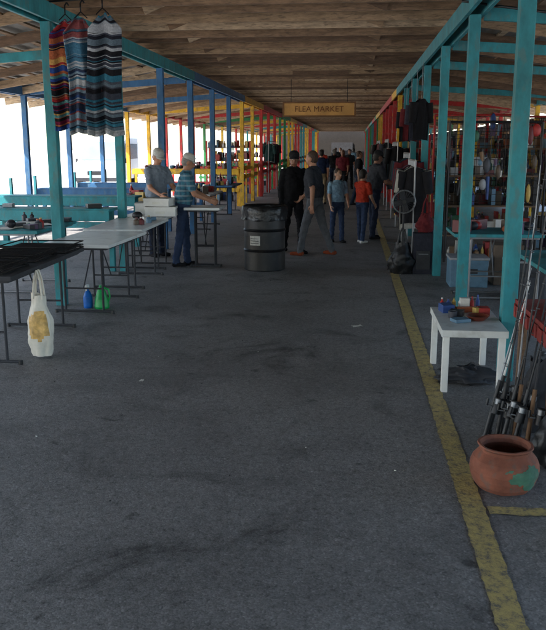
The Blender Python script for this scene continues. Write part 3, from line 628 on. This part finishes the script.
def person(name,loc,head,h,top,bot,shoe,skin,hair,arms=((0,10,6),(0,10,6)),legs=((0,0),(0,0)),lean=0,sleeve='short',cap=None,shorts=False,hs=1.0,nod=0,yaw=0,fat=1.0,vox=0.0125,near=True,female=False):
    rad=math.radians; s=MB(); mtop,mbot,msh,msk,mhr=top,bot,shoe,skin,hair
    for m in(mtop,mbot,msh,msk,mhr): s.mi(m)
    def sd(a): a=rad(a); return Vector((0,math.sin(a),-math.cos(a)))
    ends=[]
    for (sw,kn) in legs: ends.append((sd(sw)*0.43+sd(sw-kn)*0.41).z)
    pz=0.085-min(ends)+0.03
    PEL=Vector((0,0,pz)); RX=Matrix.Rotation(-rad(lean),3,'X'); T=lambda v:PEL+RX@Vector(v)
    rings=[(-0.1,.12,.095,mbot),(-0.03,.162,.118,mbot),(0.03,.168,.122,mbot),(0.032,.178,.134,mtop),(0.12,.160*fat,.125*fat,mtop),(0.22,.158*fat,.125*fat,mtop),(0.33,.172,.128,mtop),(0.42,.182,.112,mtop),(0.475,.165,.095,mtop),(0.515,.10,.075,mtop),(0.53,.06,.06,mtop)]
    n=20; vs=[]
    for z,a,b_,m in rings:
        for i in range(n):
            tt=2*math.pi*i/n; ct,st=math.cos(tt),math.sin(tt); vs.append(T((a*math.copysign(abs(ct)**0.8,ct),b_*math.copysign(abs(st)**0.9,st)+(0.015 if 0.3<z<0.45 and st>0 else 0),z)))
    for j in range(len(rings)-1): s.add(vs[j*n:(j+2)*n],[(i,(i+1)%n,n+(i+1)%n,n+i) for i in range(n)],rings[j+1][3],True)
    s.add(vs[:n],[tuple(range(n))[::-1]],mbot); s.add(vs[-n:],[tuple(range(n))],mtop)
    for side,(sw,kn) in zip((-1,1),legs):
        hip=PEL+Vector((side*0.085,0,-0.03)); knee=hip+sd(sw)*0.43+Vector((side*0.01,0,0)); ank=knee+sd(sw-kn)*0.41
        cap_(s,hip,knee,0.092,0.066,mbot)
        if shorts: cap_(s,knee+Vector((0,0,0.02)),ank,0.052,0.036,msk); cap_(s,hip,knee-Vector((0,0,0.02)),0.095,0.082,mbot)
        else: cap_(s,knee,ank+Vector((0,0,-0.02)),0.066,0.055,mbot)
        yw=Vector((side*0.12,0.99,0)); fz=ank.z-0.045
        F0=Vector((ank.x,ank.y,fz)); tp=Vector((0,0,0)) if ank.z<0.13 else Vector((0,0,-0.05))
        for oo in(-0.014,0.014): cap_(s,F0+Vector((oo,-0.035,-0.005)),F0+yw*0.14+Vector((oo*1.3,0,-0.008))+tp,0.036,0.031,msh)
        cap_(s,F0+Vector((0,0,0.0)),ank,0.04,0.042,msh)
    hands=[]
    for side,(sw,ab,el) in zip((-1,1),arms):
        sh=T((side*0.175,0,0.445)); ab_=rad(ab)
        D1=Vector((side*math.sin(ab_),math.sin(rad(sw))*math.cos(ab_),-math.cos(rad(sw))*math.cos(ab_)))
        e2=sw+el; inn=-0.25*side*min(1,el/60); D2=Vector((inn+side*math.sin(ab_)*0.4,math.sin(rad(e2)),-math.cos(rad(e2)))).normalized()
        elb=sh+D1*0.29; wr=elb+D2*0.245
        if sleeve=='long': cap_(s,sh,elb,0.064,0.052,mtop); cap_(s,elb,wr,0.052,0.038,mtop); cap_(s,wr,wr+D2*0.02,0.028,0.026,msk)
        else:
            cap_(s,sh,sh+D1*0.2,0.068,0.062,mtop); cap_(s,sh,elb,0.05,0.042,msk); cap_(s,elb,wr,0.043,0.027,msk)
        nrm=Vector((-side,0,0)); nrm=(nrm-D2*nrm.dot(D2)).normalized(); w=D2.cross(nrm); 
        if w.y<0 and abs(D2.z)>0.5: w=-w
        elif abs(D2.z)<=0.5 and w.z<0: w=-w
        hands.append((wr,D2,nrm,w))
    NB_=T((0,0,0.52)); HC=NB_+Vector((0,0.025,0.13*hs))
    cap_(s,T((0,-0.01,0.48)),HC+Vector((0,-0.02,-0.06)),0.058,0.054,msk)
    RH=Matrix.Rotation(rad(yaw),3,'Z')@Matrix.Rotation(-rad(nod),3,'X'); Hp=lambda v:HC+RH@(Vector(v)*hs)
    def E(c,r,m): s.ell(Hp(c),tuple(x*hs for x in r),m,RH,16,10)
    E((0,0,0.02),(.074,.092,.098),msk); E((0,.022,-.045),(.056,.066,.066),msk); E((0,.055,-.085),(.028,.024,.022),msk)
    cap_(s,Hp((0,.088,.012)),Hp((0,.104,-.02)),0.009*hs,0.015*hs,msk,8); E((0,.078,.035),(.05,.014,.012),msk)
    E((0,.086,-.052),(.024,.010,.010),msk)
    for sd_ in(-1,1): E((sd_*.076,-.004,-.005),(.010,.02,.032),msk)
    E((0,-.018,.038),(.082,.092,.096),mhr); E((0,-.04,-.01),(.076,.068,.07),mhr)
    if female: E((0,-.06,-.09),(.07,.045,.13),mhr)
    V,F,mi=remesh(s,vox,2,{0,1},loc[0]*7)
    t=MB(); t.mats=list(s.mats); t.v=V; t.f=[list(f) for f in F]; t.m=mi; t.sm=[True]*len(F)
    for wr,d,nr,w in hands:
        hm=MB(); hm.mi(msk)
        for o_ in(-0.026,-0.009,0.009,0.026): cap_(hm,wr-d*0.01+w*o_*0.6,wr+d*0.085+w*o_,0.014,0.012,msk,8)
        for o_,Lf in zip((-0.031,-0.0105,0.0105,0.031),(0.055,0.072,0.078,0.068)):
            b0=wr+d*0.09+w*o_; d1=(d*0.93+nr*0.36).normalized(); d2=(d*0.6+nr*0.8).normalized(); b1=b0+d1*Lf*0.55
            cap_(hm,b0,b1,0.0088,0.008,msk,8); cap_(hm,b1,b1+d2*Lf*0.5,0.008,0.0065,msk,8)
        tb=wr+d*0.025+w*0.03; tm=tb+(d*0.6+w*0.65+nr*0.35).normalized()*0.045; cap_(hm,tb,tm,0.013,0.0105,msk,8); cap_(hm,tm,tm+(d*0.85+w*0.2+nr*0.45).normalized()*0.035,0.010,0.008,msk,8)
        if near: V,F,_=remesh(hm,0.005,1); t.add(V,F,msk,True)
        else: t.add(hm.v,hm.f,msk,True)
    WH=mat('eye_white',(225,222,215),0.3,0.02); DK=mat('eye_dark',(30,22,18),0.3); LP=mat('lips',(130,74,66),0.5)
    for sd_ in(-1,1):
        t.ell(Hp((sd_*.030,.079,.010)),tuple(x*hs for x in(.013,.008,.007)),WH,RH,10,6); t.ell(Hp((sd_*.030,.086,.010)),tuple(x*hs for x in(.006,.003,.006)),DK,RH,8,6)
        t.ell(Hp((sd_*.031,.089,.034)),tuple(x*hs for x in(.018,.005,.004)),mhr,RH,8,6)
    t.ell(Hp((0,.095,-.053)),tuple(x*hs for x in(.022,.005,.006)),LP,RH,10,6)
    if cap:
        pr_=[(0.088,0),(0.092,0.02),(0.088,0.05),(0.07,0.082),(0.04,0.1),(0.001,0.106)]
        M=RH@Matrix.Diagonal((hs,hs*1.1,hs)); t.lathe(Hp((0,-.008,.045)),pr_,cap,20,0,M)
        vs=[];  NN=10
        for i in range(NN+1):
            a=math.pi*(0.14+0.72*i/NN); 
            for rr_,dz in((0.085,0.0),(0.15,-0.018)): vs.append(Hp((rr_*math.cos(a)*(0.95 if rr_<.1 else 0.62),-0.008+rr_*1.1*math.sin(a),.048+dz-0.012*abs(math.cos(a)))))
        o_=len(vs); vs+= [v+Vector((0,0,0.006)) for v in vs]
        fs=[(2*i,2*i+1,2*i+3,2*i+2) for i in range(NN)]; fs+= [tuple(a+o_ for a in f[::-1]) for f in fs]+[(2*i+1,o_+2*i+1,o_+2*i+3,2*i+3) for i in range(NN)]
        t.add(vs,fs,cap,True)
    sc=h/(pz+0.79); 
    zmin=min(v.z for v in t.v)
    for v in t.v: v.z-=zmin; v*=sc
    return t.obj(name,None,0,(loc[0],loc[1],0.0),head)
DEG=math.radians
jeans=cloth((48,60,84),'jeans'); djeans=cloth((32,38,52),'darkjeans'); blackw=cloth((25,25,28),'black'); char=cloth((50,52,58),'charcoal'); greyp=cloth((84,86,90),'greytrouser')
lblue=cloth((120,150,172),'lightblue'); redw=cloth((168,56,40),'red'); greyt=cloth((120,130,142),'grey'); white=cloth((190,190,188),'white'); orange=cloth((124,60,38),'rust'); khaki=cloth((130,114,90),'khaki'); navy=cloth((34,44,70),'navy'); maroon=cloth((94,35,42),'maroon')
CAPW=cloth((172,172,168),'capwhite'); CAPD=cloth((35,35,38),'capdark')
person('man',(-2.37,11.1),DEG(-75),1.60,plaid(),jeans,blackw,SK[0],HAIRS[1],arms=((30,8,35),(22,8,45)),legs=((6,4),(-8,2)),lean=8,cap=CAPW,nod=22,fat=1.12)
person('man',(-3.0,12.1),DEG(-130),1.66,greyt,djeans,blackw,SK[0],HAIRS[1],arms=((25,8,40),(20,8,45)),lean=6,cap=CAPW,nod=25,fat=1.1)
person('man',(-0.92,12.75),DEG(205),1.62,blackw,blackw,blackw,SK[1],HAIRS[0],arms=((12,9,45),(-8,9,15)),legs=((14,8),(-12,6)),sleeve='long',cap=CAPD,nod=8,fat=1.08,yaw=-15)
person('man',(-0.56,12.4),DEG(70),1.64,char,greyp,orange,SK[0],HAIRS[2],arms=((-16,8,18),(14,8,40)),legs=((18,6),(-15,10)),lean=4,fat=1.18)
person('boy',(-0.24,14.25),DEG(200),1.30,lblue,jeans,blackw,SK[2],HAIRS[2],arms=((10,8,30),(5,8,20)),legs=((8,4),(-6,4)),hs=1.1,yaw=20)
person('boy',(0.2,14.2),DEG(-40),1.29,redw,jeans,white,SK[2],HAIRS[0],arms=((30,8,60),(10,10,30)),legs=((5,2),(-5,2)),hs=1.1)
person('man',(0.42,14.85),DEG(-60),1.62,char,djeans,blackw,SK[1],HAIRS[0],arms=((25,12,60),(20,10,55)),legs=((4,2),(-4,2)),lean=5,fat=1.15,nod=15,cap=CAPD)
crowd=[(-0.9,24,10,1.62,navy,khaki,0),(-0.3,27,175,1.6,maroon,blackw,0),(0.2,23.5,-80,1.58,blackw,djeans,0),(-0.1,33,190,1.62,char,blackw,1),(-1.3,36,0,1.6,redw,jeans,0),(-0.6,42,180,1.65,blackw,blackw,0),(0.1,46,0,1.62,lblue,djeans,1),(-0.65,30,5,1.62,blackw,djeans,0),(-1.0,50,0,1.65,char,blackw,0)]
for i,(x,y,a,h,c1,c2,f) in enumerate(crowd):
    person('woman' if f else 'man',(x,y),DEG(a),h,c1,c2,blackw,SK[i%3],HAIRS[i%3],arms=((15,8,25),(-12,8,20)),legs=((14,6),(-12,6)),vox=0.02,near=False,female=bool(f))
# ------------------------------------------------------------------ light
w=bpy.data.worlds.new('World'); scene.world=w; w.use_nodes=True; nt=w.node_tree; bg=nt.nodes['Background']
sky=nt.nodes.new('ShaderNodeTexSky'); sky.sky_type='NISHITA'; sky.sun_disc=False; EL,AZ=48,245
sky.dust_density=1.5
sky.sun_elevation=math.radians(EL); sky.sun_rotation=math.radians(AZ); nt.links.new(sky.outputs[0],bg.inputs[0]); bg.inputs[1].default_value=0.7
sl=bpy.data.lights.new('sun','SUN'); sl.energy=17; sl.angle=math.radians(0.5); sl.color=(1,0.95,0.88); so=bpy.data.objects.new('sun',sl); scene.collection.objects.link(so)
S=Vector((math.sin(math.radians(AZ))*math.cos(math.radians(EL)),math.cos(math.radians(AZ))*math.cos(math.radians(EL)),math.sin(math.radians(EL))))
so.rotation_euler=S.to_track_quat('Z','Y').to_euler()
# ------------------------------------------------------------------ camera
cam=bpy.data.cameras.new('camera'); co=bpy.data.objects.new('camera',cam); scene.collection.objects.link(co); scene.camera=co
cam.sensor_fit='VERTICAL'; cam.sensor_height=24; cam.lens=24*790/630; cam.clip_end=2000
th=math.atan(168/790); ps=math.atan(79/790*math.cos(th))
co.location=(0,0,1.68); co.rotation_euler=(math.pi/2-th,0,ps)
scene.view_settings.view_transform='Standard'; scene.view_settings.look='None'; scene.view_settings.exposure=0
